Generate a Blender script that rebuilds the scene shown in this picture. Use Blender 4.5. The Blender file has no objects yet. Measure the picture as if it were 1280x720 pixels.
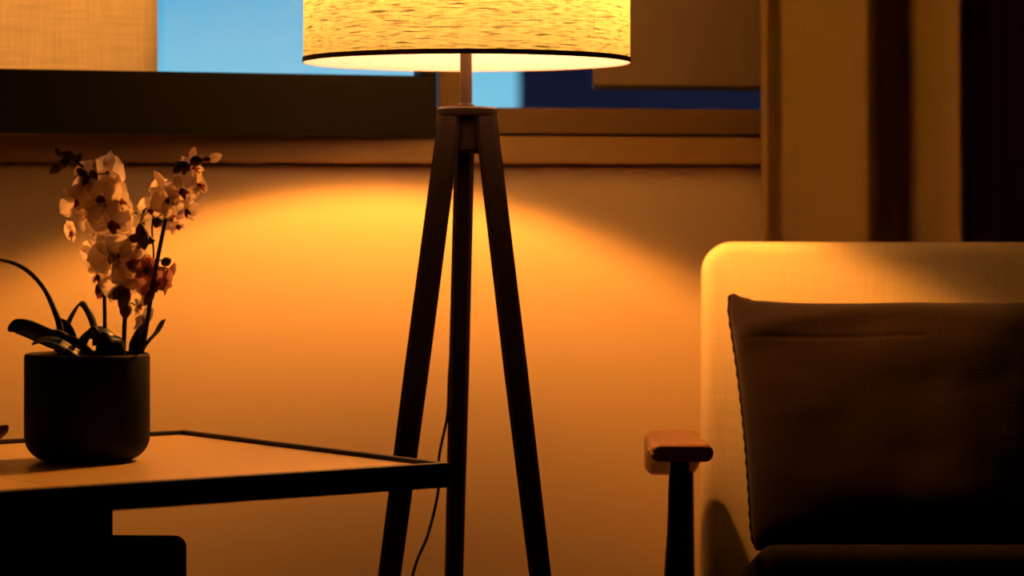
import bpy, bmesh, math, random
from mathutils import Vector, Matrix, noise

random.seed(7)
S = bpy.context.scene
COL = S.collection
R = math.radians
F = 3500.0            # focal length in pixels of the 1280 px wide frame
CX, HY = 640.0, 270.0  # principal column, horizon row
CZ = 0.85             # camera height


def P(px, py, Y):
    return Vector(((px - CX) / F * Y, Y, CZ - (py - HY) / F * Y))


# ------------------------------------------------------------------ materials
def new_mat(name):
    m = bpy.data.materials.new(name)
    m.use_nodes = True
    nt = m.node_tree
    nt.nodes.clear()
    out = nt.nodes.new('ShaderNodeOutputMaterial')
    return m, nt, out


def N(nt, kind, **kw):
    n = nt.nodes.new(kind)
    for k, v in kw.items():
        if k in n.inputs:
            n.inputs[k].default_value = v
        else:
            setattr(n, k, v)
    return n


def rgb(c):
    return (c[0], c[1], c[2], 1.0)


def basic(name, col, rough=0.6, var=0.12, scale=30.0, stretch=(1, 1, 1), bump=0.0, bscale=None, metallic=0.0, spec=0.3, sheen=0.0):
    m, nt, out = new_mat(name)
    b = N(nt, 'ShaderNodeBsdfPrincipled')
    b.inputs['Roughness'].default_value = rough
    b.inputs['Metallic'].default_value = metallic
    b.inputs['Specular IOR Level'].default_value = spec
    if sheen:
        b.inputs['Sheen Weight'].default_value = sheen
    tc = N(nt, 'ShaderNodeTexCoord')
    mp = N(nt, 'ShaderNodeMapping')
    mp.inputs['Scale'].default_value = stretch
    nt.links.new(tc.outputs['Object'], mp.inputs['Vector'])
    nz = N(nt, 'ShaderNodeTexNoise', Scale=scale, Detail=4.0)
    nt.links.new(mp.outputs['Vector'], nz.inputs['Vector'])
    mx = N(nt, 'ShaderNodeMix', data_type='RGBA')
    mx.inputs[6].default_value = rgb([c * (1 - var) for c in col])
    mx.inputs[7].default_value = rgb([min(1, c * (1 + var)) for c in col])
    nt.links.new(nz.outputs['Fac'], mx.inputs[0])
    nt.links.new(mx.outputs[2], b.inputs['Base Color'])
    if bump:
        nb = N(nt, 'ShaderNodeTexNoise', Scale=bscale or scale * 6, Detail=3.0)
        nt.links.new(mp.outputs['Vector'], nb.inputs['Vector'])
        bp = N(nt, 'ShaderNodeBump', Strength=bump, Distance=0.002)
        nt.links.new(nb.outputs['Fac'], bp.inputs['Height'])
        nt.links.new(bp.outputs['Normal'], b.inputs['Normal'])
    nt.links.new(b.outputs[0], out.inputs['Surface'])
    return m


def weave(name, col, var=0.2, scale=700.0, bump=0.4, translucent=0.0, rough=0.9, sheen=0.0):
    """woven cloth: two crossed fine thread waves plus slubs"""
    m, nt, out = new_mat(name)
    b = N(nt, 'ShaderNodeBsdfPrincipled')
    b.inputs['Roughness'].default_value = rough
    b.inputs['Specular IOR Level'].default_value = 0.1
    b.inputs['Sheen Weight'].default_value = sheen
    tc = N(nt, 'ShaderNodeTexCoord')
    fac = None
    for st in ((14, 14, scale), (scale, 14, 14)):
        mp = N(nt, 'ShaderNodeMapping')
        mp.inputs['Scale'].default_value = st
        nt.links.new(tc.outputs['Object'], mp.inputs['Vector'])
        nz = N(nt, 'ShaderNodeTexNoise', Scale=1.0, Detail=2.0)
        nt.links.new(mp.outputs['Vector'], nz.inputs['Vector'])
        if fac is None:
            fac = nz.outputs['Fac']
        else:
            ad = N(nt, 'ShaderNodeMath', operation='ADD')
            nt.links.new(fac, ad.inputs[0])
            nt.links.new(nz.outputs['Fac'], ad.inputs[1])
            mu = N(nt, 'ShaderNodeMath', operation='MULTIPLY')
            nt.links.new(ad.outputs[0], mu.inputs[0])
            mu.inputs[1].default_value = 0.5
            fac = mu.outputs[0]
    mr = N(nt, 'ShaderNodeMapRange')
    mr.inputs[1].default_value = 0.3
    mr.inputs[2].default_value = 0.7
    nt.links.new(fac, mr.inputs[0])
    mx = N(nt, 'ShaderNodeMix', data_type='RGBA')
    mx.inputs[6].default_value = rgb([c * (1 - var) for c in col])
    mx.inputs[7].default_value = rgb([min(1, c * (1 + var)) for c in col])
    nt.links.new(mr.outputs[0], mx.inputs[0])
    nt.links.new(mx.outputs[2], b.inputs['Base Color'])
    bp = N(nt, 'ShaderNodeBump', Strength=bump, Distance=0.001)
    nt.links.new(fac, bp.inputs['Height'])
    nt.links.new(bp.outputs['Normal'], b.inputs['Normal'])
    if translucent:
        t = N(nt, 'ShaderNodeBsdfTranslucent')
        nt.links.new(mx.outputs[2], t.inputs['Color'])
        ms = N(nt, 'ShaderNodeMixShader')
        ms.inputs[0].default_value = translucent
        nt.links.new(b.outputs[0], ms.inputs[1])
        nt.links.new(t.outputs[0], ms.inputs[2])
        nt.links.new(ms.outputs[0], out.inputs['Surface'])
    else:
        nt.links.new(b.outputs[0], out.inputs['Surface'])
    return m


def petal_mat(name, col, trans):
    m, nt, out = new_mat(name)
    tc = N(nt, 'ShaderNodeTexCoord')
    nz = N(nt, 'ShaderNodeTexNoise', Scale=90.0, Detail=3.0)
    nt.links.new(tc.outputs['Object'], nz.inputs['Vector'])
    mx = N(nt, 'ShaderNodeMix', data_type='RGBA')
    mx.inputs[6].default_value = rgb([c * .85 for c in col])
    mx.inputs[7].default_value = rgb(col)
    nt.links.new(nz.outputs['Fac'], mx.inputs[0])
    d = N(nt, 'ShaderNodeBsdfDiffuse')
    t = N(nt, 'ShaderNodeBsdfTranslucent')
    nt.links.new(mx.outputs[2], d.inputs['Color'])
    nt.links.new(mx.outputs[2], t.inputs['Color'])
    ms = N(nt, 'ShaderNodeMixShader')
    ms.inputs[0].default_value = trans
    nt.links.new(d.outputs[0], ms.inputs[1])
    nt.links.new(t.outputs[0], ms.inputs[2])
    nt.links.new(ms.outputs[0], out.inputs['Surface'])
    return m


def shade_mat():
    """slubby linen over a blue-tinted liner, lets a little light through"""
    m, nt, out = new_mat('shade_linen')
    uv = N(nt, 'ShaderNodeUVMap', uv_map='UVMap')

    def nz(sx, sy, det, off=0.0):
        mp = N(nt, 'ShaderNodeMapping')
        mp.inputs['Scale'].default_value = (sx, sy, 1)
        mp.inputs['Location'].default_value = (off, off * 1.7, 0)
        nt.links.new(uv.outputs[0], mp.inputs['Vector'])
        n = N(nt, 'ShaderNodeTexNoise', Scale=1.0, Detail=det)
        nt.links.new(mp.outputs['Vector'], n.inputs['Vector'])
        return n.outputs['Fac']

    def ramp(src, a, b, lo, hi):
        r = N(nt, 'ShaderNodeMapRange')
        for i, v in enumerate((a, b, lo, hi)):
            r.inputs[i + 1].default_value = v
        nt.links.new(src, r.inputs[0])
        return r.outputs[0]

    def mul(a, b):
        k = N(nt, 'ShaderNodeMath', operation='MULTIPLY')
        nt.links.new(a, k.inputs[0])
        nt.links.new(b, k.inputs[1])
        return k.outputs[0]
    slub = ramp(nz(26, 330, 2.0), 0.55, 0.68, 1.0, 0.22)       # sparse dark slub threads
    slub2 = ramp(nz(50, 420, 2.0, 3.1), 0.50, 0.68, 1.0, 0.45)
    fine = ramp(nz(40, 900, 1.0, 7.7), 0.3, 0.7, 0.72, 1.1)
    warp = ramp(nz(600, 30, 1.0, 1.3), 0.3, 0.7, 0.82, 1.08)
    f = mul(mul(slub, slub2), mul(fine, warp))
    col = N(nt, 'ShaderNodeMix', data_type='RGBA')
    col.inputs[6].default_value = (0.0, 0.0, 0.0, 1)
    col.inputs[7].default_value = (0.82, 1.0, 0.85, 1)
    nt.links.new(f, col.inputs[0])
    t = N(nt, 'ShaderNodeBsdfTranslucent')
    nt.links.new(col.outputs[2], t.inputs['Color'])
    d = N(nt, 'ShaderNodeBsdfDiffuse')
    d.inputs['Color'].default_value = (0.095, 0.115, 0.32, 1)  # blue put into the liner colour so the lamplit inside reads white
    ms = N(nt, 'ShaderNodeMixShader')
    ms.inputs[0].default_value = 0.088
    nt.links.new(d.outputs[0], ms.inputs[1])
    nt.links.new(t.outputs[0], ms.inputs[2])
    nt.links.new(ms.outputs[0], out.inputs['Surface'])
    return m


def glass_mat():
    m, nt, out = new_mat('window_glass')
    tr = N(nt, 'ShaderNodeBsdfTransparent')
    tr.inputs['Color'].default_value = (0.96, 0.98, 0.98, 1)
    gl = N(nt, 'ShaderNodeBsdfGlossy')
    gl.inputs['Roughness'].default_value = 0.02
    lw = N(nt, 'ShaderNodeLayerWeight', Blend=0.5)     # Schlick: .04 + .96 (1 - cos)^5, the same on both faces
    pw = N(nt, 'ShaderNodeMath', operation='POWER')
    nt.links.new(lw.outputs['Facing'], pw.inputs[0])
    pw.inputs[1].default_value = 5.0
    fr = N(nt, 'ShaderNodeMapRange')
    fr.inputs[3].default_value = 0.02
    nt.links.new(pw.outputs[0], fr.inputs[0])
    ms = N(nt, 'ShaderNodeMixShader')
    nt.links.new(fr.outputs[0], ms.inputs[0])
    nt.links.new(tr.outputs[0], ms.inputs[1])
    nt.links.new(gl.outputs[0], ms.inputs[2])
    nt.links.new(ms.outputs[0], out.inputs['Surface'])
    return m


ADDED_SPOT_W = 260.0
LAMP_COL = (1.0, 0.325, 0.042)
LAMP_STRENGTH = 2400.0


def emit_mat(name, col, strength):
    m, nt, out = new_mat(name)
    e = N(nt, 'ShaderNodeEmission', Strength=strength)
    e.inputs['Color'].default_value = rgb(col)
    nt.links.new(e.outputs[0], out.inputs['Surface'])
    return m


M = {
    'wall': basic('painted_plaster', (0.74, 0.60, 0.40), 0.85, 0.03, 6, bump=0.08, bscale=160),
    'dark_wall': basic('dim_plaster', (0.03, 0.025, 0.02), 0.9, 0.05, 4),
    'floor': basic('dark_floorboards', (0.06, 0.04, 0.03), 0.5, 0.35, 5, (1, 12, 1)),
    'sill': basic('varnished_sill', (0.40, 0.26, 0.12), 0.5, 0.15, 8, (1, 10, 10)),
    'frame': basic('window_frame_wood', (0.22, 0.14, 0.08), 0.5, 0.12, 8, (1, 10, 10)),
    'sash': basic('dark_sash', (0.007, 0.005, 0.004), 0.6, 0.2, 12),
    'blind': weave('linen_blind', (0.78, 0.66, 0.52), 0.16, 260, 0.3, 0.12),
    'panel_blind': weave('brown_blind', (0.30, 0.23, 0.24), 0.06, 500, 0.1),
    'curtain': weave('curtain_cloth', (0.38, 0.28, 0.14), 0.10, 500, 0.2),
    'rod': basic('dark_rod', (0.05, 0.04, 0.035), 0.4, 0.1),
    'walnut': basic('dark_wood_leg', (0.025, 0.013, 0.007), 0.5, 0.35, 14, (14, 14, 1), bump=0.1),
    'bronze': basic('bronze_tube', (0.13, 0.085, 0.05), 0.45, 0.15, 20, metallic=0.5),
    'trim': basic('shade_trim', (0.10, 0.05, 0.025), 0.8, 0.1),
    'white_metal': basic('white_wire', (0.7, 0.7, 0.7), 0.4, 0.05),
    'black_cord': basic('black_cord', (0.015, 0.012, 0.01), 0.5, 0.1),
    'table_top': basic('table_laminate', (0.80, 0.58, 0.26), 0.36, 0.10, 10, (3, 30, 3), spec=0.4),
    'black_metal': basic('black_metal', (0.012, 0.011, 0.010), 0.5, 0.15),
    'pot': basic('black_ceramic', (0.004, 0.004, 0.004), 0.6, 0.2, 40, spec=0.12),
    'bark': basic('potting_bark', (0.05, 0.03, 0.018), 0.9, 0.5, 60, bump=0.8),
    'leaf': basic('orchid_leaf', (0.020, 0.040, 0.014), 0.40, 0.3, 30, spec=0.35),
    'stem': basic('orchid_stem', (0.035, 0.035, 0.014), 0.5, 0.3, 40),
    'petal': petal_mat('white_petal', (0.90, 0.78, 0.70), 0.48),
    'petal_dark': petal_mat('pink_petal', (0.62, 0.30, 0.28), 0.35),
    'lip': petal_mat('flower_lip', (0.36, 0.12, 0.10), 0.25),
    'bud': basic('orchid_bud', (0.11, 0.055, 0.04), 0.6, 0.3, 60),
    'chair_fabric': weave('pale_upholstery', (0.88, 0.76, 0.50), 0.10, 600, 0.45, sheen=0.1),
    'chair_wood': basic('chair_wood', (0.56, 0.27, 0.10), 0.42, 0.2, 12, (12, 1, 12)),
    'chair_dark': basic('chair_dark_wood', (0.030, 0.018, 0.010), 0.5, 0.3, 12),
    'seat': weave('dark_seat_cloth', (0.020, 0.015, 0.012), 0.2, 500, 0.3),
    'pillow': weave('brown_cushion_cloth', (0.021, 0.010, 0.0045), 0.25, 420, 0.6, sheen=0.15),
    'pouf': basic('black_stool_finish', (0.003, 0.003, 0.003), 0.8, 0.2, 30, spec=0.0),
    'facade': basic('dusk_facade', (0.17, 0.026, 0.055), 0.8, 0.25, 1.5),
    'ledge': basic('facade_ledge', (0.16, 0.20, 0.28), 0.8, 0.1, 2),
    'ground': basic('street_ground', (0.06, 0.06, 0.065), 0.9, 0.2, 2),
    'shade': shade_mat(),
    'glass': glass_mat(),
    'bulb': emit_mat('lit_bulb', LAMP_COL, LAMP_STRENGTH),
}


# ------------------------------------------------------------------ helpers
def link(name, bm, mat, parent=None, smooth=True, loc=None):
    me = bpy.data.meshes.new(name)
    bmesh.ops.recalc_face_normals(bm, faces=bm.faces)
    bm.to_mesh(me)
    bm.free()
    me.materials.append(mat)
    if smooth:
        for p in me.polygons:
            p.use_smooth = True
    o = bpy.data.objects.new(name, me)
    COL.objects.link(o)
    if parent is not None:
        o.parent = parent
        o.matrix_parent_inverse = parent.matrix_basis.inverted()   # geometry is written in world space
    return o


def sharp(o, ang=35):
    me = o.data
    bm = bmesh.new()
    bm.from_mesh(me)
    for e in bm.edges:
        if len(e.link_faces) == 2 and e.calc_face_angle(0) > R(ang):
            e.smooth = False
    bm.to_mesh(me)
    bm.free()
    return o


def thing(name, label, cat, loc, group=None):
    o = bpy.data.objects.new(name, None)
    o.empty_display_size = 0.05
    COL.objects.link(o)
    o.location = loc
    o['label'] = label
    o['category'] = cat
    if group:
        o['group'] = group
    return o


def tag(o, label, cat, group=None):
    o['label'] = label
    o['category'] = cat
    if group:
        o['group'] = group
    return o


def struct(o, label=None):
    o['kind'] = 'structure'
    if label:
        o['label'] = label
    return o


def box_bm(bm, lo, hi, mtx=None, bev=0.0, seg=2):
    lo, hi = Vector(lo), Vector(hi)
    t = bmesh.new()
    bmesh.ops.create_cube(t, size=1.0)
    for v in t.verts:
        v.co = Vector((lo[i] + (v.co[i] + .5) * (hi[i] - lo[i]) for i in range(3)))
    if bev:
        bmesh.ops.bevel(t, geom=list(t.edges), offset=bev, segments=seg, profile=0.5, affect='EDGES')
    if mtx is not None:
        bmesh.ops.transform(t, matrix=mtx, verts=t.verts)
    me = bpy.data.meshes.new('t')
    t.to_mesh(me)
    t.free()
    bm.from_mesh(me)
    bpy.data.meshes.remove(me)
    return bm


def slab_bm(w, h, t, rc, re, mtx, seg=8, puff=0.0):
    """upholstered slab: x 0..w, z 0..h, y 0..t (front at y=0), rounded outline and softened edges"""
    b = bmesh.new()
    bmesh.ops.create_cube(b, size=1.0)
    for v in b.verts:
        v.co = Vector(((v.co.x + .5) * w, (v.co.y + .5) * t, (v.co.z + .5) * h))
    es = [e for e in b.edges if abs(e.verts[0].co.y - e.verts[1].co.y) > 1e-6]
    bmesh.ops.bevel(b, geom=es, offset=rc, segments=seg, profile=0.5, affect='EDGES')
    es = [e for e in b.edges if abs(e.verts[0].co.y - e.verts[1].co.y) < 1e-6]
    bmesh.ops.bevel(b, geom=es, offset=re, segments=5, profile=0.5, affect='EDGES')
    if mtx is not None:
        bmesh.ops.transform(b, matrix=mtx, verts=b.verts)
    return b


def tube_bm(bm, pts, radii, seg=10, caps=True, squash=1.0):
    pts = [Vector(p) for p in pts]
    if not hasattr(radii, '__len__'):
        radii = [radii] * len(pts)
    rings = []
    up = None
    for i, p in enumerate(pts):
        a = pts[max(i - 1, 0)]
        c = pts[min(i + 1, len(pts) - 1)]
        d = (c - a).normalized()
        if up is None:
            up = Vector((0, 1, 0)) if abs(d.y) < .9 else Vector((1, 0, 0))
        s = d.cross(up).normalized()
        up = s.cross(d).normalized()
        rings.append([bm.verts.new(p + radii[i] * (math.cos(t) * s + squash * math.sin(t) * up))
                      for t in [2 * math.pi * k / seg for k in range(seg)]])
    for a, c in zip(rings, rings[1:]):
        for k in range(seg):
            bm.faces.new((a[k], a[(k + 1) % seg], c[(k + 1) % seg], c[k]))
    if caps:
        bm.faces.new(rings[0][::-1])
        bm.faces.new(rings[-1])
    return bm


def smooth_path(pts, n=6):
    """Catmull-Rom through the points"""
    pts = [Vector(p) for p in pts]
    out = []
    for i in range(len(pts) - 1):
        p0 = pts[max(i - 1, 0)]
        p1, p2 = pts[i], pts[i + 1]
        p3 = pts[min(i + 2, len(pts) - 1)]
        for k in range(n):
            t = k / n
            out.append(.5 * ((2 * p1) + (p2 - p0) * t + (2 * p0 - 5 * p1 + 4 * p2 - p3) * t * t + (3 * p1 - p0 - 3 * p2 + p3) * t ** 3))
    out.append(pts[-1])
    return out


def lerp_list(vals, m):
    out = []
    for k in range(m):
        x = k / (m - 1) * (len(vals) - 1)
        i = min(int(x), len(vals) - 2)
        out.append(vals[i] + (vals[i + 1] - vals[i]) * (x - i))
    return out


def lathe_bm(bm, prof, c, seg=48):
    """prof: list of (radius, z); c: axis point"""
    rings = []
    for r, z in prof:
        if r < 1e-6:
            rings.append([bm.verts.new((c[0], c[1], z))])
        else:
            rings.append([bm.verts.new((c[0] + r * math.cos(2 * math.pi * k / seg), c[1] + r * math.sin(2 * math.pi * k / seg), z)) for k in range(seg)])
    for a, b in zip(rings, rings[1:]):
        for k in range(seg):
            k2 = (k + 1) % seg
            if len(a) == 1 and len(b) == 1:
                continue
            if len(a) == 1:
                bm.faces.new((a[0], b[k], b[k2]))
            elif len(b) == 1:
                bm.faces.new((a[k], a[k2], b[0]))
            else:
                bm.faces.new((a[k], a[k2], b[k2], b[k]))
    return bm


# ------------------------------------------------------------------ the room
YAW = R(12.0)
W0 = Vector(((583 - CX) / F * 4.36, 4.36, 0))
UA = Vector((math.cos(YAW), math.sin(YAW), 0))
VA = Vector((math.sin(YAW), -math.cos(YAW), 0))       # out of the wall into the room
WM = Matrix(((UA.x, VA.x, 0, W0.x), (UA.y, VA.y, 0, W0.y), (0, 0, 1, 0), (0, 0, 0, 1)))


def WU(px, v=0.0):
    k = (px - CX) / F
    return (k * (W0.y + v * VA.y) - W0.x - v * VA.x) / (UA.x - k * UA.y)


def WZ(py, px=583, v=0.0):
    Y = W0.y + WU(px, v) * UA.y + v * VA.y
    return CZ - (py - HY) / F * Y


def wbox(bm, u0, u1, v0, v1, z0, z1, bev=0.0):
    return box_bm(bm, (u0, v0, z0), (u1, v1, z1), WM, bev)


HT = 2.6
Z_SB = WZ(204, v=.03)      # underside of the sill board
Z_ST = WZ(170, v=.03)      # top of the sill board
Z_FT = WZ(134, v=.008)     # top of the frame's bottom rail
U_L, U_R = -1.60, 0.62     # window opening along the wall
Z_WT = 2.15
bm = bmesh.new()
wbox(bm, -3.2, 3.2, -.18, 0, 0, Z_SB - .006)
wbox(bm, -3.2, 3.2, -.18, -.012, Z_SB - .006, Z_ST)
wbox(bm, -3.2, U_L, -.18, 0, Z_ST, HT)
wbox(bm, U_R, 3.2, -.18, 0, Z_ST, HT)
wbox(bm, U_L, U_R, -.18, 0, Z_WT, HT)
struct(link('wall_back', bm, M['wall'], smooth=False))

bm = bmesh.new()
box_bm(bm, (-3.3, -1.8, -.1), (3.3, 5.1, 0))
struct(link('floor', bm, M['floor'], smooth=False))
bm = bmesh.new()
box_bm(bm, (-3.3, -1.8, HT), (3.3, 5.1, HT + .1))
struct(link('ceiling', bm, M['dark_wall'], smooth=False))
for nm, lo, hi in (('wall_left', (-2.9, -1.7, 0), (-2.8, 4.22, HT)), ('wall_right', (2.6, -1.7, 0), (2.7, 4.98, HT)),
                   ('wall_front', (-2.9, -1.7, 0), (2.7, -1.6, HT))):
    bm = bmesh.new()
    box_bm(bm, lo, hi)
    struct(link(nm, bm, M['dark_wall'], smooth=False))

bm = bmesh.new()
wbox(bm, -2.75, .98, 0, .014, 0, .08, .003)
struct(link('baseboard_back', bm, M['frame'], smooth=False))

# sill board
bm = bmesh.new()
wbox(bm, -2.4, .66, -.012, .03, Z_SB, Z_ST, .002)
sill = struct(link('trim_1', bm, M['sill'], smooth=False), 'brown wooden window sill board running along the wall')

# window frames
MU0, MU1 = WU(548, .008), WU(590, .008)
win_l = struct(thing('window_1', 'left window with dark casement standing open', 'window', (WM @ Vector((-.8, 0, Z_ST)))))
del win_l['category']
win_r = struct(thing('window_2', 'right window with brown frame and lowered blind', 'window', (WM @ Vector((.3, 0, Z_ST)))))
del win_r['category']
bm = bmesh.new()
wbox(bm, U_L, MU0, -.09, .008, Z_ST, Z_FT, .002)
wbox(bm, U_L, U_L + .05, -.09, .008, Z_FT, Z_WT, .002)
wbox(bm, U_L + .05, MU0, -.09, .008, Z_WT - .05, Z_WT, .002)
link('window_frame', bm, M['frame'], win_l, smooth=False)
bm = bmesh.new()
wbox(bm, MU0, MU1, -.09, .010, Z_ST, Z_WT, .002)
link('mullion', bm, M['frame'], win_r, smooth=False)
bm = bmesh.new()
wbox(bm, MU1, U_R, -.09, .008, Z_ST + .005, Z_FT, .0015)
wbox(bm, MU1, U_R, -.09, -.012, Z_ST, Z_ST + .005)
wbox(bm, U_R - .05, U_R, -.09, .008, Z_FT, Z_WT, .002)
wbox(bm, MU1, U_R - .05, -.09, .008, Z_WT - .05, Z_WT, .002)
link('window_frame', bm, M['frame'], win_r, smooth=False)
bm = bmesh.new()
wbox(bm, MU1, U_R - .05, -.064, -.060, Z_FT, Z_WT - .05)
link('pane', bm, M['glass'], win_r, smooth=False)

# the dark casement of the left window, hinged at the mullion and standing a little open
SY = R(19.0)
sr = P(546, 95, 4.308)
SM = Matrix(((math.cos(SY), math.sin(SY), 0, sr.x), (math.sin(SY), -math.cos(SY), 0, sr.y), (0, 0, 1, 0), (0, 0, 0, 1)))
SZ0 = Z_ST + .003
SZ1 = sr.z
SL = 1.05
bm = bmesh.new()
box_bm(bm, (-SL, -.045, SZ0), (0, 0, SZ1), SM, .002)
box_bm(bm, (-SL, -.010, SZ0 - .0055), (-.0005, -.0005, SZ0 + .004), SM)  # added lip that covers the spotlight's leak under the sash
box_bm(bm, (-SL, -.045, SZ1), (-SL + .06, 0, 2.0), SM, .002)
box_bm(bm, (-.024, -.045, SZ1), (0, -.002, 2.0), SM, .002)
box_bm(bm, (-SL, -.045, 2.0), (0, 0, 2.06), SM, .002)
sash = link('casement_sash', bm, M['sash'], win_l, smooth=False)
bm = bmesh.new()
box_bm(bm, (-SL + .06, -.025, SZ1), (-.024, -.021, 2.0), SM)
link('pane', bm, M['glass'], sash, smooth=False)

# linen blind behind the casement, brown blind in the right window
def cloth_panel(u0, u1, v, z0, z1, amp, nu=60, nz=4, freq=9.0, th=.002):
    b = bmesh.new()
    for side in (0, 1):
        g = []
        for j in range(nz + 1):
            row = []
            for i in range(nu + 1):
                u = u0 + (u1 - u0) * i / nu
                w = v + amp * math.sin(freq * i / nu * 2 * math.pi) - side * th
                row.append(b.verts.new(WM @ Vector((u, w, z0 + (z1 - z0) * j / nz))))
            g.append(row)
        for j in range(nz):
            for i in range(nu):
                b.faces.new((g[j][i], g[j][i + 1], g[j + 1][i + 1], g[j + 1][i]))
    return b


lb = thing('linen_blind', 'pale linen blind hanging in the window left of blue sky', 'blind', WM @ Vector((-1.1, -.05, Z_FT)))
link('cloth', cloth_panel(U_L + .06, WU(197, -.045), -.045, Z_FT + .01, Z_WT - .09, .0015), M['blind'], lb)
bm = bmesh.new()
tube_bm(bm, [WM @ Vector((U_L + .06, -.046, Z_WT - .075)), WM @ Vector((WU(197, -.045), -.046, Z_WT - .075))], .018, 16)
link('roller', bm, M['rod'], lb)

pb = thing('window_blind', 'brown blind lowered nearly to the sill right of the lampshade', 'blind', WM @ Vector((.3, -.035, WZ(113, 850, -.035))))
pu0, pu1, pz = WU(741, -.03), U_R - .055, WZ(113, 850, -.03)
link('cloth', cloth_panel(pu0, pu1, -.030, pz + .008, Z_WT - .09, .0004), M['panel_blind'], pb)
bm = bmesh.new()
wbox(bm, pu0, pu1, -.036, -.026, pz, pz + .008, .002)
link('hem_bar', bm, M['rod'], pb, smooth=False)
bm = bmesh.new()
tube_bm(bm, [WM @ Vector((pu0, -.032, Z_WT - .075)), WM @ Vector((pu1, -.032, Z_WT - .075))], .018, 16)
link('roller', bm, M['rod'], pb)

# ------------------------------------------------------------------ outside
bm = bmesh.new()
box_bm(bm, (-40, 6, -.2), (40, 60, -.02))
struct(link('ground', bm, M['ground'], smooth=False))
bx = P(650, 0, 15).x
bld = thing('street_building', 'dark building outside behind the lamp post', 'building', (bx + 3, 17, -.02))
bm = bmesh.new()
box_bm(bm, (bx, 15, -.02), (bx + 7, 19, 9))
link('facade', bm, M['facade'], bld, smooth=False)
for k in range(9):
    z = .75 + k * .95
    bm = bmesh.new()
    box_bm(bm, (bx - .03, 14.9, z), (bx + .35, 14.998, z + .12), None, .01)
    link('ledge', bm, M['ledge'], bld, smooth=False)

# added spotlight, out of view, put in only to brighten the linen blind
sp_at = Vector((-.85, 3.42, HT - .09))
spot = thing('added_blind_spot', 'added unseen ceiling spotlight brightening the linen blind at left window', 'spotlight', (sp_at.x, sp_at.y, HT))
tgt = Vector((-.78, 4.20, 1.43))
dr = (tgt - sp_at).normalized()
bm = bmesh.new()
lathe_bm(bm, [(0, HT - .012), (.04, HT - .012), (.042, HT), (0, HT)], sp_at.xy, 24)
link('base', bm, M['black_metal'], spot)
bm = bmesh.new()
tube_bm(bm, [sp_at - dr * .06, sp_at - dr * .055, sp_at - dr * .004, sp_at + dr * .03], [.012, .026, .028, .030], 20, caps=False)
tube_bm(bm, [(sp_at.x, sp_at.y, HT - .011), sp_at - dr * .03], .007, 8)
link('lamp_head', bm, M['black_metal'], spot)
ld = bpy.data.lights.new('added_spot_beam', 'SPOT')
ld.energy = ADDED_SPOT_W
ld.color = (1.0, .36, .065)
ld.spot_size = R(18)
ld.spot_blend = .3
ld.shadow_soft_size = .02
lo_ = bpy.data.objects.new('added_spot_beam', ld)
COL.objects.link(lo_)
lo_.location = sp_at + dr * .028
lo_.rotation_euler = dr.to_track_quat('-Z', 'Y').to_euler()
lo_.parent = spot
lo_.matrix_parent_inverse = spot.matrix_basis.inverted()

# ------------------------------------------------------------------ curtain
cur = thing('curtain', 'heavy folded curtain hanging beside the window behind armchair', 'curtain', (P(1100, 270, 4.42).xy.to_3d()))
path = [(953, 4.520), (951, 4.500), (956, 4.480), (964, 4.487), (974, 4.498), (984, 4.492), (1010, 4.468), (1050, 4.435), (1075, 4.412), (1085, 4.408),
        (1089, 4.425), (1092, 4.48), (1100, 4.515), (1118, 4.520), (1133, 4.505), (1140, 4.470), (1150, 4.44), (1166, 4.41), (1178, 4.385),
        (1190, 4.345), (1199, 4.330), (1204, 4.345), (1207, 4.42), (1214, 4.47), (1228, 4.46), (1238, 4.445), (1248, 4.452), (1258, 4.48), (1275, 4.485), (1290, 4.455),
        (1310, 4.42), (1330, 4.45), (1345, 4.49), (1370, 4.48), (1390, 4.43), (1410, 4.46), (1425, 4.51)]
path = [(x, y - .095) for x, y in path]
pl = smooth_path([((x - CX) / F * y, y, 0) for x, y in path], 5)
bm = bmesh.new()
rows = []
NZ = 24
for j in range(NZ + 1):
    z = .012 + (2.44 - .012) * j / NZ
    row = []
    for i, p in enumerate(pl):
        k = noise.noise(Vector((p.x * 3, z * .8, 2.0))) * .006
        row.append(bm.verts.new((p.x + k, p.y + k * .6, z)))
    rows.append(row)
for j in range(NZ):
    for i in range(len(pl) - 1):
        bm.faces.new((rows[j][i], rows[j][i + 1], rows[j + 1][i + 1], rows[j + 1][i]))
co = link('cloth', bm, M['curtain'], cur)
so = co.modifiers.new('thick', 'SOLIDIFY')
so.thickness = .003
so.offset = 0
bm = bmesh.new()
a, b_ = Vector((P(930, 0, 4.35).x, 4.35, 2.46)), Vector((P(1450, 0, 4.35).x, 4.35, 2.46))
tube_bm(bm, [a, b_], .011, 14)
link('rod', bm, M['rod'], cur)
for q in (a, b_):
    bm = bmesh.new()
    bmesh.ops.create_uvsphere(bm, u_segments=16, v_segments=10, radius=.02, matrix=Matrix.Translation(q))
    link('finial', bm, M['rod'], cur)

# ------------------------------------------------------------------ tripod floor lamp
LY = 3.86
LX = (583.5 - CX) / F * LY
RIM = CZ - (78.5 - HY) / F * LY
RR = 204.0 / F * LY
lamp = thing('floor_lamp', 'lit tripod floor lamp with linen drum shade and dark wooden legs', 'lamp', (LX, LY, 0))

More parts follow.
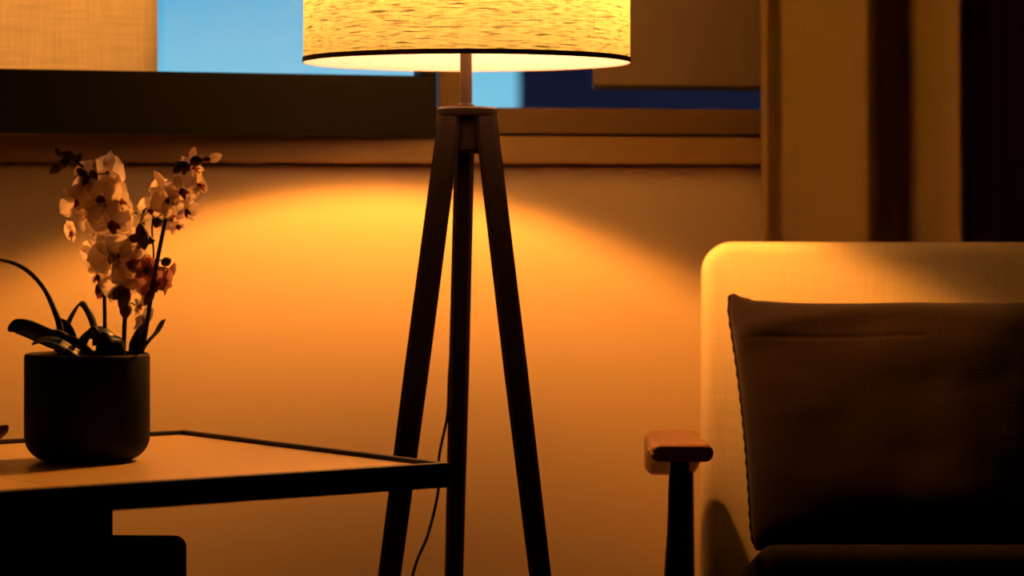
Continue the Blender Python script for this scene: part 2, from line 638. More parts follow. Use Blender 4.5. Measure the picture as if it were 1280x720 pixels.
bm = bmesh.new()
uvl = bm.loops.layers.uv.new('UVMap')
seg, SHH = 128, .29
lo = [bm.verts.new((LX + RR * math.cos(2 * math.pi * k / seg), LY + RR * math.sin(2 * math.pi * k / seg), RIM)) for k in range(seg)]
hi = [bm.verts.new((v.co.x, v.co.y, RIM + SHH)) for v in lo]
for k in range(seg):
    k2 = (k + 1) % seg
    f = bm.faces.new((lo[k], lo[k2], hi[k2], hi[k]))
    u0, u1 = k / seg * 2 * math.pi * RR, (k + 1) / seg * 2 * math.pi * RR
    for l, (uu, vv) in zip(f.loops, ((u0, 0), (u1, 0), (u1, SHH), (u0, SHH))):
        l[uvl].uv = (uu, vv)
shade = link('lamp_shade', bm, M['shade'], lamp)
for zz in (RIM - .0005, RIM + SHH - .0063):
    bm = bmesh.new()
    pr = [(RR + .0002, zz), (RR + .0012, zz), (RR + .0012, zz + .0068), (RR + .0002, zz + .0068), (RR + .0002, zz)]
    lathe_bm(bm, pr, (LX, LY), 128)
    sharp(link('trim_band', bm, M['trim'], shade))

HUB_T = CZ - (134 - HY) / F * LY
HUB_B = CZ - (147 - HY) / F * LY
hx = (584 - CX) / F * LY
hr = 38.0 / F * LY
bm = bmesh.new()
lathe_bm(bm, [(0, HUB_B), (hr - .004, HUB_B), (hr - .001, HUB_B + .002), (hr, HUB_B + .005), (hr, HUB_T - .003), (hr - .002, HUB_T - .0007), (hr - .004, HUB_T), (0, HUB_T)], (hx, LY), 48)
lathe_bm(bm, [(0, HUB_B - .050), (.020, HUB_B - .050), (.026, HUB_B - .044), (.028, HUB_B), (0, HUB_B)], (hx, LY), 32)
sharp(link('hub', bm, M['walnut'], lamp), 40)
rx = (582.5 - CX) / F * LY
bm = bmesh.new()
lathe_bm(bm, [(.0082, HUB_T - .004), (.0082, RIM + .085), (0, RIM + .085)], (rx, LY), 24)
sharp(link('stem', bm, M['bronze'], lamp))
bm = bmesh.new()
lathe_bm(bm, [(0, HUB_T - .001), (.0108, HUB_T - .001), (.0108, HUB_T + .0035), (.0085, HUB_T + .005), (0, HUB_T + .005)], (rx, LY), 24)
sharp(link('stem_collar', bm, M['bronze'], lamp))
# spider ring holding the shade
bm = bmesh.new()
zz = RIM + .075
for k in range(3):
    an = R(90 + 120 * k)
    tube_bm(bm, [(rx + .015 * math.cos(an), LY + .015 * math.sin(an), zz), (LX + (RR - .002) * math.cos(an), LY + (RR - .002) * math.sin(an), zz + .19)], .0018, 8)
lathe_bm(bm, [(.012, zz - .003), (.018, zz - .003), (.018, zz + .003), (.012, zz + .003), (.012, zz - .003)], (rx, LY), 24)
link('shade_holder', bm, M['white_metal'], lamp)
BULB = Vector((rx + .024, LY + .042, RIM + .086))
bz = BULB.z
BC = (BULB.x, BULB.y)
bm = bmesh.new()
tube_bm(bm, [(rx, LY, RIM + .034), (rx + .008, LY + .016, RIM + .034), (BULB.x, BULB.y, RIM + .033)], .005, 10)
lathe_bm(bm, [(0, RIM + .022), (.015, RIM + .022), (.018, RIM + .026), (.018, bz - .030), (0, bz - .030)], BC, 24)
sharp(link('socket', bm, M['white_metal'], lamp))
bm = bmesh.new()
lathe_bm(bm, [(0, bz - .031), (.015, bz - .031), (.034, bz - .015), (.0465, bz), (.045, bz + .001), (0, bz + .001)], BC, 24)
bulb_skirt = link('bulb', bm, M['white_metal'], lamp)  # opaque skirt below the dome, added to cut the light cast downward
bm = bmesh.new()
lathe_bm(bm, [(.0445, bz + .0012), (.0450, bz + .012), (.0400, bz + .028), (.0260, bz + .041), (0, bz + .047)], BC, 16)
link('bulb_dome', bm, M['bulb'], bulb_skirt)

LEGS = []
for nm, (tx, ty), (bx_, by_), wdt, dep in (
        ('leg', (562.5, -.022), (443, -.080), .0325, .026),
        ('leg', (607, -.022), (715, -.080), .0315, .026),
        ('leg', (581.5, .022), (560.5, .150), .0275, .026)):
    ptop = Vector(((tx - CX) / F * (LY + ty), LY + ty, HUB_B + .001))
    Yb = LY + by_
    # foot so that the leg's line passes the photo's column at the frame's bottom edge
    pb_ = Vector(((bx_ - CX) / F * Yb, Yb, .004))
    d = (pb_ - ptop)
    s = Vector((1, 0, 0))
    fr = Vector((0, 1, 0))
    bm = bmesh.new()
    ring = []
    for t, k in ((0, 1.0), (.35, 1.04), (.75, .92), (1.0, .80)):
        c = ptop + d * t
        w, h = wdt / 2 * k, dep / 2 * k
        ring.append([bm.verts.new(c + s * x * w + fr * y * h) for x, y in ((-1, -.55), (-.6, -1), (.6, -1), (1, -.55), (1, .55), (.6, 1), (-.6, 1), (-1, .55))])
    for a, b2 in zip(ring, ring[1:]):
        for i in range(8):
            bm.faces.new((a[i], a[(i + 1) % 8], b2[(i + 1) % 8], b2[i]))
    bm.faces.new(ring[0][::-1])
    bm.faces.new(ring[-1])
    lg = sharp(link(nm, bm, M['walnut'], lamp), 25)
    bm = bmesh.new()
    lathe_bm(bm, [(0, 0), (.011, 0), (.011, .005), (0, .005)], (pb_.x, pb_.y), 16)
    link('foot_pad', bm, M['black_cord'], lg)

cp = [P(579, 200, 3.895), P(573, 300, 3.91), P(566.5, 400, 3.925), P(561.5, 470, 3.93), P(559, 520, 3.93), P(549, 570, 3.925), P(547.5, 615, 3.92), P(535, 668, 3.93), P(516, 718, 3.95)]
fl = [Vector((cp[-1].x - .03, 4.0, .20)), Vector((cp[-1].x - .055, 4.08, .06)), Vector((cp[-1].x - .10, 4.2, .004)), Vector((cp[-1].x - .3, 4.33, .004))]
bm = bmesh.new()
tube_bm(bm, smooth_path(cp + fl, 8), .0021, 8)
link('power_cord', bm, M['black_cord'], lamp)

# ------------------------------------------------------------------ side table
E1 = Vector((-.805, -.593, 0)).normalized()
E2 = Vector((-E1.y, E1.x, 0))
if E2.y < 0:
    E2 = -E2
TN = P(562.5, 578, 3.35)
ZT = TN.z
TM = Matrix(((E1.x, E2.x, 0, TN.x), (E1.y, E2.y, 0, TN.y), (0, 0, 1, 0), (0, 0, 0, 1)))
TL, TD = .98, .635
RW, ZS = .011, ZT - .0055
table = thing('side_table', 'low table with black metal edge and warm lit top beside lamp', 'table', (TM @ Vector((TL / 2, TD / 2, 0))))
bm = bmesh.new()
box_bm(bm, (0, 0, ZT - .030), (TL, RW, ZT), TM, .0012)
box_bm(bm, (0, TD - RW, ZT - .030), (TL, TD, ZT), TM, .0012)
box_bm(bm, (0, RW, ZT - .030), (RW, TD - RW, ZT), TM, .0012)
box_bm(bm, (TL - RW, RW, ZT - .030), (TL, TD - RW, ZT), TM, .0012)
link('table_frame', bm, M['black_metal'], table, smooth=False)
for a, b2 in ((RW, TL / 2 - .002), (TL / 2 + .002, TL - RW)):
    bm = bmesh.new()
    box_bm(bm, (a, RW, ZT - .026), (b2, TD - RW, ZS), TM)
    link('top_panel', bm, M['table_top'], table, smooth=False)
bm = bmesh.new()
box_bm(bm, (TL / 2 - .14, TD / 2 - .13, .02), (TL / 2 + .14, TD / 2 + .13, ZT - .027), TM, .006)
link('pedestal', bm, M['black_metal'], table, smooth=False)
bm = bmesh.new()
box_bm(bm, (TL / 2 - .23, TD / 2 - .22, 0), (TL / 2 + .23, TD / 2 + .22, .02), TM, .004)
link('base_plate', bm, M['black_metal'], table, smooth=False)

# black pouf tucked behind the pedestal
pz_ = CZ - (668 - HY) / F * 3.80
px1 = (235 - CX) / F * 3.80
PM = Matrix.Translation((px1, 3.80, 0)) @ Matrix.Rotation(R(-3), 4, 'Z') @ Matrix.Translation((-.44, -.19, 0))
bm = slab_bm(.44, pz_ - .02, .19, .016, .012, PM @ Matrix.Translation((0, 0, .02)), 5)
pouf = thing('stool', 'low black stool with rounded corner tucked under the table', 'stool', PM @ Vector((.22, .095, 0)))
link('body', bm, M['pouf'], pouf)
for dx in (.04, .40):
    for dy in (.03, .16):
        bm = bmesh.new()
        q = PM @ Vector((dx, dy, 0))
        lathe_bm(bm, [(0, 0), (.014, 0), (.018, .024), (0, .024)], (q.x, q.y), 16)
        link('foot', bm, M['black_metal'], pouf)

# ------------------------------------------------------------------ planter with orchid
PY = 3.435
PX = (109 - CX) / F * PY
PR = 78.0 / F * PY
PT = CZ - (441.5 - HY) / F * PY
pot = thing('planter', 'black round-bottomed pot on the table holding the orchid', 'pot', (PX, PY, ZS))
prof = [(0, ZS + .0005)]
cr = .030
for k in range(9):
    t = k / 8 * math.pi / 2
    prof.append((PR - cr + cr * math.sin(t) - .001 * (1 - k / 8), ZS + .0005 + cr * (1 - math.cos(t))))
prof += [(PR, PT - .004), (PR - .001, PT - .001), (PR - .003, PT), (PR - .0055, PT - .001), (PR - .006, PT - .004), (PR - .006, ZS + .03), (0, ZS + .025)]
bm = bmesh.new()
lathe_bm(bm, prof, (PX, PY), 64)
link('pot_body', bm, M['pot'], pot)
BK = PT - .012
orch = thing('orchid', 'white orchid with leaning flower spikes growing in black pot', 'plant', (PX, PY, BK))


bm = bmesh.new()
lathe_bm(bm, [(0, BK + .003), (.03, BK + .002), (PR - .010, BK - .001), (PR - .0075, BK - .006), (PR - .0075, ZS + .034), (0, ZS + .034)], (PX, PY), 40)
for v in bm.verts:
    if v.co.z > BK - .003:
        v.co.z += noise.noise(v.co * 90) * .003
link('potting_bark', bm, M['bark'], orch)

def Q(px, py, dy=0.0):
    return P(px, py, PY + dy)


def spike(pts, r0, r1):
    pth = smooth_path([Q(*p) for p in pts], 6)
    b = bmesh.new()
    tube_bm(b, pth, lerp_list([r0, r1], len(pth)), 8)
    return b, pth


SPK = []
for pts, r0, r1 in (
        ([(131, 448, .0), (131, 400, .0), (130, 345, .0), (128, 290, .004), (120, 250, .006), (108, 216, .004), (96, 203, 0), (84, 200, 0)], .0026, .0014),
        ([(154, 448, -.005), (156, 400, -.005), (159, 365, -.006), (166, 330, -.006), (176, 302, -.006), (179, 276, -.006), (180, 262, -.006)], .0030, .0016),
        ([(175, 450, -.002), (182, 415, -.008), (192, 350, -.01), (205, 284, -.008), (212, 258, -.005), (222, 232, -.003), (236, 208, 0), (250, 199, 0), (262, 198, 0)], .0031, .0014),
        ([(189, 352, .006), (192, 320, .008), (190, 284, .008), (194, 262, .008)], .0013, .0011)):
    b, pth = spike(pts, r0, r1)
    SPK.append(pth)
    link('flower_spike', b, M['stem'], orch)


def leaf(pts, widths, name='leaf', mat='leaf', cup=.25, side=None, th=.0016):
    pth = smooth_path([Q(*p) for p in pts], 6)
    ws = lerp_list(widths, len(pth))
    b = bmesh.new()
    rows = []
    for i, p in enumerate(pth):
        a = pth[max(i - 1, 0)]
        c = pth[min(i + 1, len(pth) - 1)]
        d = (c - a).normalized()
        sd = Vector(side) if side else Vector((0, 1, 0))
        sd = (sd - d * sd.dot(d)).normalized()
        nn = sd.cross(d)
        w = max(ws[i], .0006)
        row = []
        for k in range(7):
            x = (k - 3) / 3
            row.append(b.verts.new(p + sd * x * w + nn * (cup * w * x * x)))
        rows.append(row)
    for a, c in zip(rows, rows[1:]):
        for k in range(6):
            b.faces.new((a[k], a[k + 1], c[k + 1], c[k]))
    o = link(name, b, M[mat], orch)
    s = o.modifiers.new('thick', 'SOLIDIFY')
    s.thickness = th
    s.offset = 0
    return o


# big left paddle leaf, arching strap, broad dome leaf, right pair, low stub
leaf([(112, 448, 0), (90, 434, -.005), (62, 424, -.010), (34, 412, -.014), (20, 409, -.016), (10, 413, -.017)], [.010, .0135, .0125, .012, .010, .002], side=(.1, .55, .83))
leaf([(98, 444, -.02), (72, 429, -.03), (52, 427, -.035), (40, 431, -.037)], [.008, .009, .007, .0015], side=(0, .9, .4))
leaf([(70, 440, .01), (78, 418, .012), (90, 392, .014), (101, 379, .015), (111, 390, .012), (119, 412, .010), (121, 432, .008)], [.0055, .0054, .005, .0045, .0045, .0050, .0055], side=(.5, .6, .6))
leaf([(92, 448, -.01), (96, 428, -.01), (112, 414, -.012), (130, 417, -.014), (145, 432, -.014), (152, 448, -.012)], [.010, .011, .0125, .0135, .012, .006], side=(.25, .8, .55))
leaf([(128, 448, -.018), (131, 430, -.02), (136, 420, -.02), (146, 428, -.02), (151, 446, -.018)], [.011, .013, .013, .012, .006], side=(.7, .6, -.2))
leaf([(80, 448, .0), (84, 425, .0), (80, 408, .004), (70, 398, .006)], [.010, .012, .008, .002], side=(.9, .4, .1))
leaf([(166, 448, .0), (169, 430, .0), (175, 415, .0), (181, 404, .0)], [.006, .0085, .007, .0015], side=(.8, .45, .3))
leaf([(168, 449, .0), (181, 430, -.008), (195, 415, -.013), (203, 402, -.013), (207, 399, -.013)], [.006, .0046, .004, .0032, .001], side=(.75, .5, .45))
leaf([(160, 447, -.008), (174, 434, -.012), (187, 427, -.016)], [.008, .006, .0025], side=(.75, .5, .45))


def root_tube(pts, r, name='aerial_root'):
    b = bmesh.new()
    pth = smooth_path([Q(*p) for p in pts], 8)
    tube_bm(b, pth, lerp_list(r, len(pth)), 8)
    link(name, b, M['stem'], orch)


root_tube([(76, 445, 0), (75, 410, 0), (67, 385, 0), (56, 362, 0), (40, 343, 0), (22, 331, 0), (2, 325, 0), (-14, 324, 0)], [.0045, .0044, .0036, .0032, .0030, .0026, .0018, .0012])
root_tube([(84, 420, -.02), (72, 414, -.025), (61, 414, -.028)], [.0028, .0022, .001])
root_tube([(104, 434, -.03), (116, 410, -.03), (124, 425, -.035), (122, 446, -.03)], [.0032, .003, .003, .003])


def petal_into(b, M4, length, width, cup, curl, nu=7, nv=6):
    rows = []
    for i in range(nu + 1):
        t = i / nu
        w = width * (math.sin(math.pi * min(1, (t * .93 + .07)) ** .85) ** .7) * .5
        if i == nu:
            w *= .35
        row = []
        for k in range(nv + 1):
            x = (k / nv - .5) * 2
            row.append(b.verts.new(M4 @ Vector((x * w, t * length - .06 * length * x * x * t, cup * x * x * w + curl * t * t * length))))
        rows.append(row)
    for a, c in zip(rows, rows[1:]):
        for k in range(nv):
            b.faces.new((a[k], a[k + 1], c[k + 1], c[k]))


def flower(px, py, dy, rpx, az, el, roll, dark=False, spk=None):
    """az: facing direction in the plan (0 = to the camera, + = to the lamp), el: tilt upward"""
    c = Q(px, py, dy)
    r = rpx * 1.28 / F * PY
    rot = Matrix.Rotation(R(az), 4, 'Z') @ Matrix.Rotation(R(90 - el), 4, 'X') @ Matrix.Rotation(R(roll), 4, 'Z')
    base = Matrix.Translation(c) @ rot
    b = bmesh.new()
    rnd = random.Random(int(px * 31 + py))
    for k, (an, ln, wd) in enumerate(((0, .95, .72), (128, .95, .66), (-128, .95, .66), (66, 1.0, 1.15), (-66, 1.0, 1.15))):
        m4 = base @ Matrix.Rotation(R(an + rnd.uniform(-7, 7)), 4, 'Z') @ Matrix.Translation((0, .06 * r, .0005 * k))
        petal_into(b, m4, r * ln * rnd.uniform(.9, 1.06), r * wd * rnd.uniform(.9, 1.08), rnd.uniform(.15, .45), rnd.uniform(-.18, .30))
    fo = link('flower', b, M['petal_dark' if dark else 'petal'], orch)
    b = bmesh.new()
    for an in (-52, 52):
        petal_into(b, base @ Matrix.Rotation(R(180 + an), 4, 'Z') @ Matrix.Translation((0, 0, .08 * r)), r * .34, r * .26, .5, .9, 4, 4)
    petal_into(b, base @ Matrix.Rotation(R(180), 4, 'Z') @ Matrix.Translation((0, 0, .06 * r)), r * .5, r * .3, .6, .55, 5, 4)
    tube_bm(b, [base @ Vector((0, 0, 0)), base @ Vector((0, .03 * r, .16 * r)), base @ Vector((0, -.02 * r, .30 * r))], [r * .09, r * .1, r * .06], 8)
    link('lip', b, M['lip'], fo)
    # pedicel from the nearest spike point
    best = min((p for s in SPK for p in s), key=lambda p: (p - c).length + (0.02 if p.z > c.z + .01 else 0))
    back = base @ Vector((0, 0, -.25 * r))
    b = bmesh.new()
    tube_bm(b, smooth_path([best, (best + back) / 2 + Vector((0, 0, .003)), back, base @ Vector((0, 0, .0))], 4), .0009, 6)
    link('pedicel', b, M['stem'], fo)


FL = [  # left spike, top to bottom
    (134, 216, .004, 22, 150, 10, 10), (106, 234, -.006, 20, -40, 25, 30), (98, 252, -.01, 20, -20, -5, 50),
    (124, 248, -.014, 24, 20, 5, 20), (145, 250, -.004, 24, 60, 10, -10), (92, 290, .004, 15, -60, -15, 15), (112, 270, -.015, 20, 0, -10, 70),
    (138, 280, -.012, 27, 30, 5, 0), (118, 318, .0, 18, -50, -20, 40), (140, 318, -.016, 26, 10, -10, 35),
    (160, 330, -.012, 28, 35, 0, 60), (124, 344, -.004, 16, -35, -25, 10), (150, 356, -.014, 22, 10, -25, 20),
    (106, 212, .008, 13, -30, 40, 0), (158, 300, .010, 18, 140, 0, 0), (162, 268, .006, 10, 80, 15, 20),
    # right spike
    (191, 262, -.006, 17, -20, 15, 20), (208, 250, -.010, 19, 25, 10, 45), (226, 238, -.008, 20, 30, 0, 10), (246, 232, -.002, 18, 70, 10, 30),
    (232, 262, -.004, 15, 40, -25, 0), (212, 272, .003, 17, 60, -10, 60), (222, 281, .0, 11, 20, -30, 20), (240, 212, .004, 17, 60, 30, 15),
    (200, 236, .003, 13, -30, 25, 5), (178, 398, .012, 15, 60, -30, 15), (172, 382, .008, 11, 70, -10, 45)]
for f_ in FL:
    flower(*f_)
for f_ in ((190, 352, -.002, 22, 25, -15, 20), (206, 348, .004, 17, 75, -10, 50), (182, 336, -.012, 15, 20, 10, 0), (130, 366, .002, 10, 0, -40, 0)):
    flower(*f_, dark=True)


def bud(px, py, dy, rl, rw, ang, lit=False):
    c = Q(px, py, dy)
    k = PY / F
    d = Vector((math.cos(R(ang)), 0, math.sin(R(ang))))
    b = bmesh.new()
    tube_bm(b, [c + d * rl * k * t for t in (-1, -.7, -.2, .3, .75, 1)], [rw * k * s for s in (.25, .72, 1, .9, .5, .08)], 10)
    o = link('bud', b, M['petal' if lit else 'bud'], orch)  # lit buds take the pale petal material: light put into the colour
    best = min((p for s in SPK for p in s), key=lambda p: (p - c).length)
    b = bmesh.new()
    tube_bm(b, [best, (best + c) / 2 + Vector((0, 0, .002)), c - d * rl * k * .8], .0010, 6)
    link('pedicel', b, M['stem'], o)


for a in ((70, 211, 0, 10, 6, 215), (80, 204, -.004, 10, 6.5, 225), (86, 194, 0, 11, 7, 165), (99, 197, .003, 7, 4, 60), (73, 190, .003, 7, 4, 120), (103, 217, -.008, 9, 5, 320), (117, 222, -.012, 10, 6, 280), (108, 228, -.014, 9, 6, 260),
          (178, 296, -.012, 17, 9, 280), (167, 298, -.01, 9, 6, 190), (186, 300, -.008, 8, 6, 350), (178, 280, -.006, 9, 4, 90),
          (229, 208, -.008, 10, 7, 150), (222, 211, -.01, 8, 6, 230), (246, 201, -.006, 9, 7, 20), (196, 278, -.014, 7, 7, 260), (259, 199, -.002, 7, 3.5, 10),
          (155, 374, -.016, 14, 8, 250), (148, 366, -.012, 11, 8, 230), (157, 388, -.01, 11, 8, 265), (186, 372, -.01, 12, 6, 240), (124, 360, -.004, 9, 5, 250), (208, 327, -.002, 7, 6, 30)):
    bud(*a)
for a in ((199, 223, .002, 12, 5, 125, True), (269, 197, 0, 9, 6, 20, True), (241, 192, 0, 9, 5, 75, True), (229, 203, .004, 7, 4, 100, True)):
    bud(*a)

# little dark plant at the table's left end, only a leaf tip of it in the frame
sp_ = Vector(((-36 - CX) / F * 3.52, 3.52, ZS))
suc = thing('succulent', 'small dark succulent at the left end of the table', 'plant', sp_)
bm = bmesh.new()
lathe_bm(bm, [(0, ZS + .0005), (.020, ZS + .0005), (.024, ZS + .016), (.022, ZS + .017), (0, ZS + .014)], sp_.xy, 32)
link('dish', bm, M['pot'], suc)
for k in range(9):
    an = R(40 * k + 4)
    el = .65 if k % 2 else .45
    dd = Vector((math.cos(an), math.sin(an), 0))
    L = .046 if k == 0 else .036
    c0 = sp_ + Vector((0, 0, .014))
    b = bmesh.new()
    pth = [c0, c0 + dd * L * .5 + Vector((0, 0, L * el * .35)), c0 + dd * L * .85 + Vector((0, 0, L * el * .8)), c0 + dd * L + Vector((0, 0, L * el * 1.1))]
    pth = smooth_path(pth, 5)
    tube_bm(b, pth, lerp_list([.004, .007, .008, .006, .0012], len(pth)), 10, squash=.45)
    link('leaf', b, M['bud'], suc)

# ------------------------------------------------------------------ armchair
chair = thing('armchair', 'pale upholstered armchair with wooden arms beside the curtain', 'armchair', (.59, 3.85, 0))
BY, TILT = 4.080, R(8.0)
BXL = (871.5 - CX) / F * 4.12
ZTOP = CZ - (300 - HY) / F * 4.14
BW, BH, BT = .62, .56, .095
zb = ZTOP - BH * math.cos(TILT)
mt = Matrix.Translation((BXL, BY, zb)) @ Matrix.Rotation(R(-6), 4, 'Z') @ Matrix.Rotation(-TILT, 4, 'X')
bm = slab_bm(BW, BH, BT, .046, .022, mt, 10)
link('backrest', bm, M['chair_fabric'], chair)
XC = BXL + BW / 2
# seat: sloping cushion in dark cloth
sx0, sx1 = .312, 2 * XC - .312
ang = math.atan2(.10, .45)
ms_ = Matrix.Translation((sx0, 3.585, .432)) @ Matrix.Rotation(-ang, 4, 'X') @ Matrix.Rotation(-math.pi / 2, 4, 'X')
bm = slab_bm(sx1 - sx0, .455, .11, .03, .028, ms_, 6)
link('seat_cushion', bm, M['seat'], chair)
bm = bmesh.new()
fr_m = Matrix.Translation((sx0, 3.585, .300)) @ Matrix.Rotation(-ang, 4, 'X')
box_bm(bm, (-.075, .02, -.03), (sx1 - sx0 + .075, .055, .012), fr_m, .006)
box_bm(bm, (-.075, .40, -.03), (sx1 - sx0 + .075, .435, .012), fr_m, .006)
link('seat_frame', bm, M['chair_dark'], chair, smooth=False)


def mirror(bm):
    for v in bm.verts:
        v.co.x = 2 * XC - v.co.x
    return bm


def arm_bm():
    # sections along the arm: (Y, x0, x1, z bottom, z top)
    secs = []
    for t in [i / 14 for i in range(15)]:
        Y = 3.60 + t * .47
        x0 = (813 + (-5) * t ** .5 - CX) / F * (3.60 + .40 * t)
        x0 = (813 - CX) / F * 3.60 + t * .014
        x1 = (892 - CX) / F * 3.60 + t * .012
        zt = CZ - (555.5 - HY) / F * 3.60 - .0175 * t
        zbm = CZ - (577.5 - HY) / F * 3.60 - .060 * max(0, (t - .15) / .85) ** 1.3
        secs.append((Y, x0, x1, zbm, zt))
    b = bmesh.new()
    rings = []
    n = 28
    first = secs[0]
    allsec = [(first[0] - .006, .86, .72) + first[1:], (first[0] - .004, .95, .9) + first[1:]] + [(s[0], 1, 1) + s[1:] for s in secs]
    last = secs[-1]
    allsec += [(last[0] + .006, .95, .93) + last[1:], (last[0] + .010, .8, .8) + last[1:]]
    for Y, kx, kz, x0, x1, z0, z1 in allsec:
        cx, cz, hx_, hz = (x0 + x1) / 2, (z0 + z1) / 2, (x1 - x0) / 2 * kx, (z1 - z0) / 2 * kz
        rr = min(hz, .016)
        ring = []
        # rounded rectangle
        per = [(hx_ - rr, hz - rr, 0), (-(hx_ - rr), hz - rr, 90), (-(hx_ - rr), -(hz - rr), 180), (hx_ - rr, -(hz - rr), 270)]
        for px_, pz2, a0 in per:
            for k in range(7):
                a = R(a0 + 90 * k / 6)
                ring.append(b.verts.new((cx + px_ + rr * math.cos(a), Y, cz + pz2 + rr * math.sin(a))))
        rings.append(ring)
    m = len(rings[0])
    for a, c in zip(rings, rings[1:]):
        for k in range(m):
            b.faces.new((a[k], a[(k + 1) % m], c[(k + 1) % m], c[k]))
    b.faces.new(rings[0])
    b.faces.new(rings[-1][::-1])
    return b


def post_bm(Y, pts, dep):
    b = bmesh.new()
    rings = []
    for (x0, x1, z) in pts:
        ex = .004
        rings.append([b.verts.new(v) for v in ((x0, Y - dep / 2 + ex, z), (x0 + ex, Y - dep / 2, z), (x1 - ex, Y - dep / 2, z), (x1, Y - dep / 2 + ex, z),
                                               (x1, Y + dep / 2 - ex, z), (x1 - ex, Y + dep / 2, z), (x0 + ex, Y + dep / 2, z), (x0, Y + dep / 2 - ex, z))])
    for a, c in zip(rings, rings[1:]):
        for k in range(8):
            b.faces.new((a[k], a[(k + 1) % 8], c[(k + 1) % 8], c[k]))
    b.faces.new(rings[0][::-1])
    b.faces.new(rings[-1])
    return b


fy = 3.622


def fx(px):
    return (px - CX) / F * 3.607


zpt = .535
for mir in (0, 1):
    fn = mirror if mir else (lambda b: b)
    link('armrest', fn(arm_bm()), M['chair_wood'], chair)
    sharp(link('leg', fn(post_bm(fy, [(fx(838), fx(861.5), zpt), (fx(835), fx(861.5), .44), (fx(831), fx(861), .38), (fx(834), fx(860), 0)], .032)), M['chair_dark'], chair), 25)
    sharp(link('leg', fn(post_bm(4.055, [(.236, .262, .485), (.236, .264, .3), (.238, .262, 0)], .034)), M['chair_dark'], chair), 25)

# ------------------------------------------------------------------ cushion on the chair
cu = thing('cushion', 'dark brown square cushion leaning on the armchair backrest', 'cushion', (.54, 3.85, .40))
CW, CH, CT = .240, .189, .066
ctr = Vector(((1123 - CX) / F * 3.9, 3.885, CZ - (529 - HY) / F * 3.885))
cm = Matrix.Translation(ctr) @ Matrix.Rotation(R(-4), 4, 'Z') @ Matrix.Rotation(-R(25), 4, 'X')


def cush_pt(s, t, side):
    ear = .032
    x = CW * s * (1 - ear * (1 - t * t) ** 1.0)
    z = CH * t * (1 - .07 * (1 - s ** 4))
    x *= 1 - .072 * (1 - t)
    cn = (abs(s) ** 14) * (abs(t) ** 14)
    x *= 1 - .030 * cn
    z *= 1 - .035 * cn
    if s < -.85 and t > .8:
        z += .010 * ((-s - .85) / .15) * ((t - .8) / .2)
    prof_ = max(0, (1 - s ** 4)) ** .45 * max(0, (1 - t ** 4)) ** .45
    y = -side * CT * prof_
    w = prof_ ** .5
    q = Vector((x * 5.5, z * 7.5, side * 3.1))
    y += -side * w * (.011 * noise.noise(q) + .0052 * noise.noise(q * 2.0) + .0008 * noise.noise(q * 5))
    # pulled folds running in from the left ear
    dist = (t - .62 - .25 * math.sin((s + 1) * 1.6)) * 9
    y += -side * w * .010 * math.exp(-dist * dist) * max(0, 1 - (s + 1) * .55)
    if side > 0 and s < .15:                      # sewn closure line across the upper front
        y += w * .0022 * math.exp(-((t - .60) * 55) ** 2)
    return cm @ Vector((x, y, z))


G = 130
bm = bmesh.new()
grids = []
for side in (1, -1):
    g = []
    for j in range(G + 1):
        row = []
        for i in range(G + 1):
            s, t = i / G * 2 - 1, j / G * 2 - 1
            s, t = math.sin(s * math.pi / 2) * .6 + s * .4, math.sin(t * math.pi / 2) * .6 + t * .4
            edge = i in (0, G) or j in (0, G)
            if side == -1 and edge:
                row.append(grids[0][j][i])
            else:
                row.append(bm.verts.new(cush_pt(s, t, side)))
        g.append(row)
    grids.append(g)
    for j in range(G):
        for i in range(G):
            bm.faces.new((g[j][i], g[j][i + 1], g[j + 1][i + 1], g[j + 1][i]))
link('cover', bm, M['pillow'], cu)
edge = []
n = 110
for k in range(n):
    edge.append(cush_pt(-1, 1 - 2 * k / n, 1))
for k in range(n):
    edge.append(cush_pt(-1 + 2 * k / n, -1, 1))
for k in range(n):
    edge.append(cush_pt(1, -1 + 2 * k / n, 1))
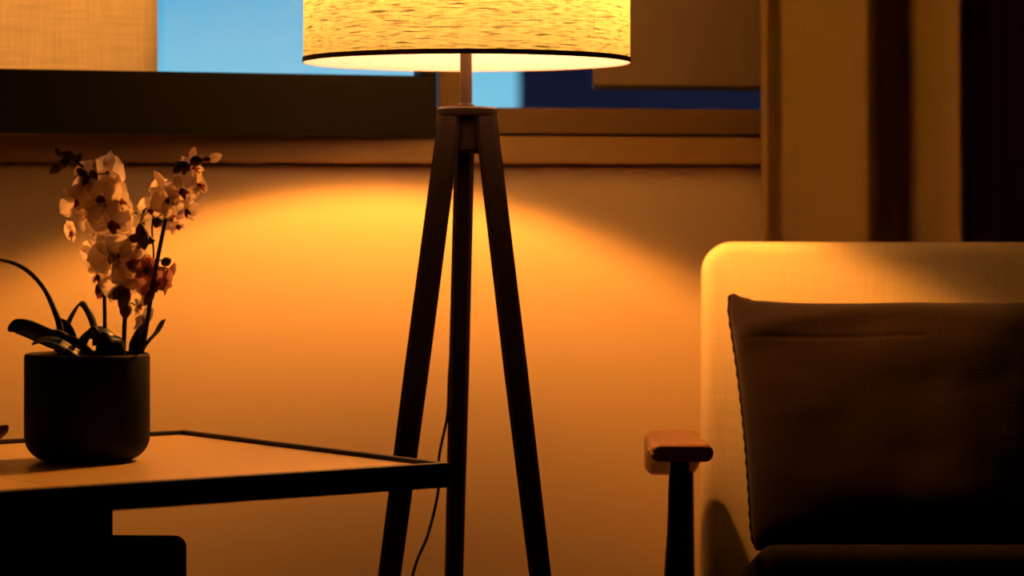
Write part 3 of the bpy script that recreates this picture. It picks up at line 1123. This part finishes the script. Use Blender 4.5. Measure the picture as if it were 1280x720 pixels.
for k in range(n + 1):
    edge.append(cush_pt(1 - 2 * k / n, 1, 1))
bm = bmesh.new()
tube_bm(bm, edge, [.0030 + .0007 * math.sin(i * 1.15) for i in range(len(edge))], 8)
link('piping', bm, M['pillow'], cu)

# ------------------------------------------------------------------ sky
w = bpy.data.worlds.new('dusk')
S.world = w
w.use_nodes = True
nt = w.node_tree
nt.nodes.clear()
wo = nt.nodes.new('ShaderNodeOutputWorld')
bg = nt.nodes.new('ShaderNodeBackground')
tc = nt.nodes.new('ShaderNodeTexCoord')
sx = nt.nodes.new('ShaderNodeSeparateXYZ')
mr = nt.nodes.new('ShaderNodeMapRange')
mr.inputs[1].default_value = 0.045
mr.inputs[2].default_value = 0.085
mx = nt.nodes.new('ShaderNodeMix')
mx.data_type = 'RGBA'
mx.inputs[6].default_value = (.22, .60, .82, 1)
mx.inputs[7].default_value = (.05, .41, .73, 1)
nt.links.new(tc.outputs['Generated'], sx.inputs[0])
nt.links.new(sx.outputs[2], mr.inputs[0])
nt.links.new(mr.outputs[0], mx.inputs[0])
nt.links.new(mx.outputs[2], bg.inputs['Color'])
bg.inputs['Strength'].default_value = 1.0
nt.links.new(bg.outputs[0], wo.inputs['Surface'])

# ------------------------------------------------------------------ camera
cam = bpy.data.cameras.new('camera')
co_ = bpy.data.objects.new('camera', cam)
COL.objects.link(co_)
co_.location = (0, 0, CZ)
co_.rotation_euler = (R(90), 0, 0)
cam.sensor_width = 36
cam.lens = F / 1280 * 36
cam.shift_y = (HY - 360) / 1280
cam.clip_start = .05
cam.dof.use_dof = True
cam.dof.focus_distance = 3.62
cam.dof.aperture_fstop = 4.0
S.camera = co_

vs = S.view_settings
vs.view_transform = 'Standard'
vs.look = 'None'
vs.exposure = 0.0
vs.gamma = 1.0
vs.use_curve_mapping = False
try:
    S.cycles.max_bounces = 10
    S.cycles.diffuse_bounces = 6
    S.cycles.transparent_max_bounces = 12
    S.cycles.sample_clamp_indirect = 20.0
    S.cycles.caustics_reflective = False
    S.cycles.caustics_refractive = False
except Exception:
    pass
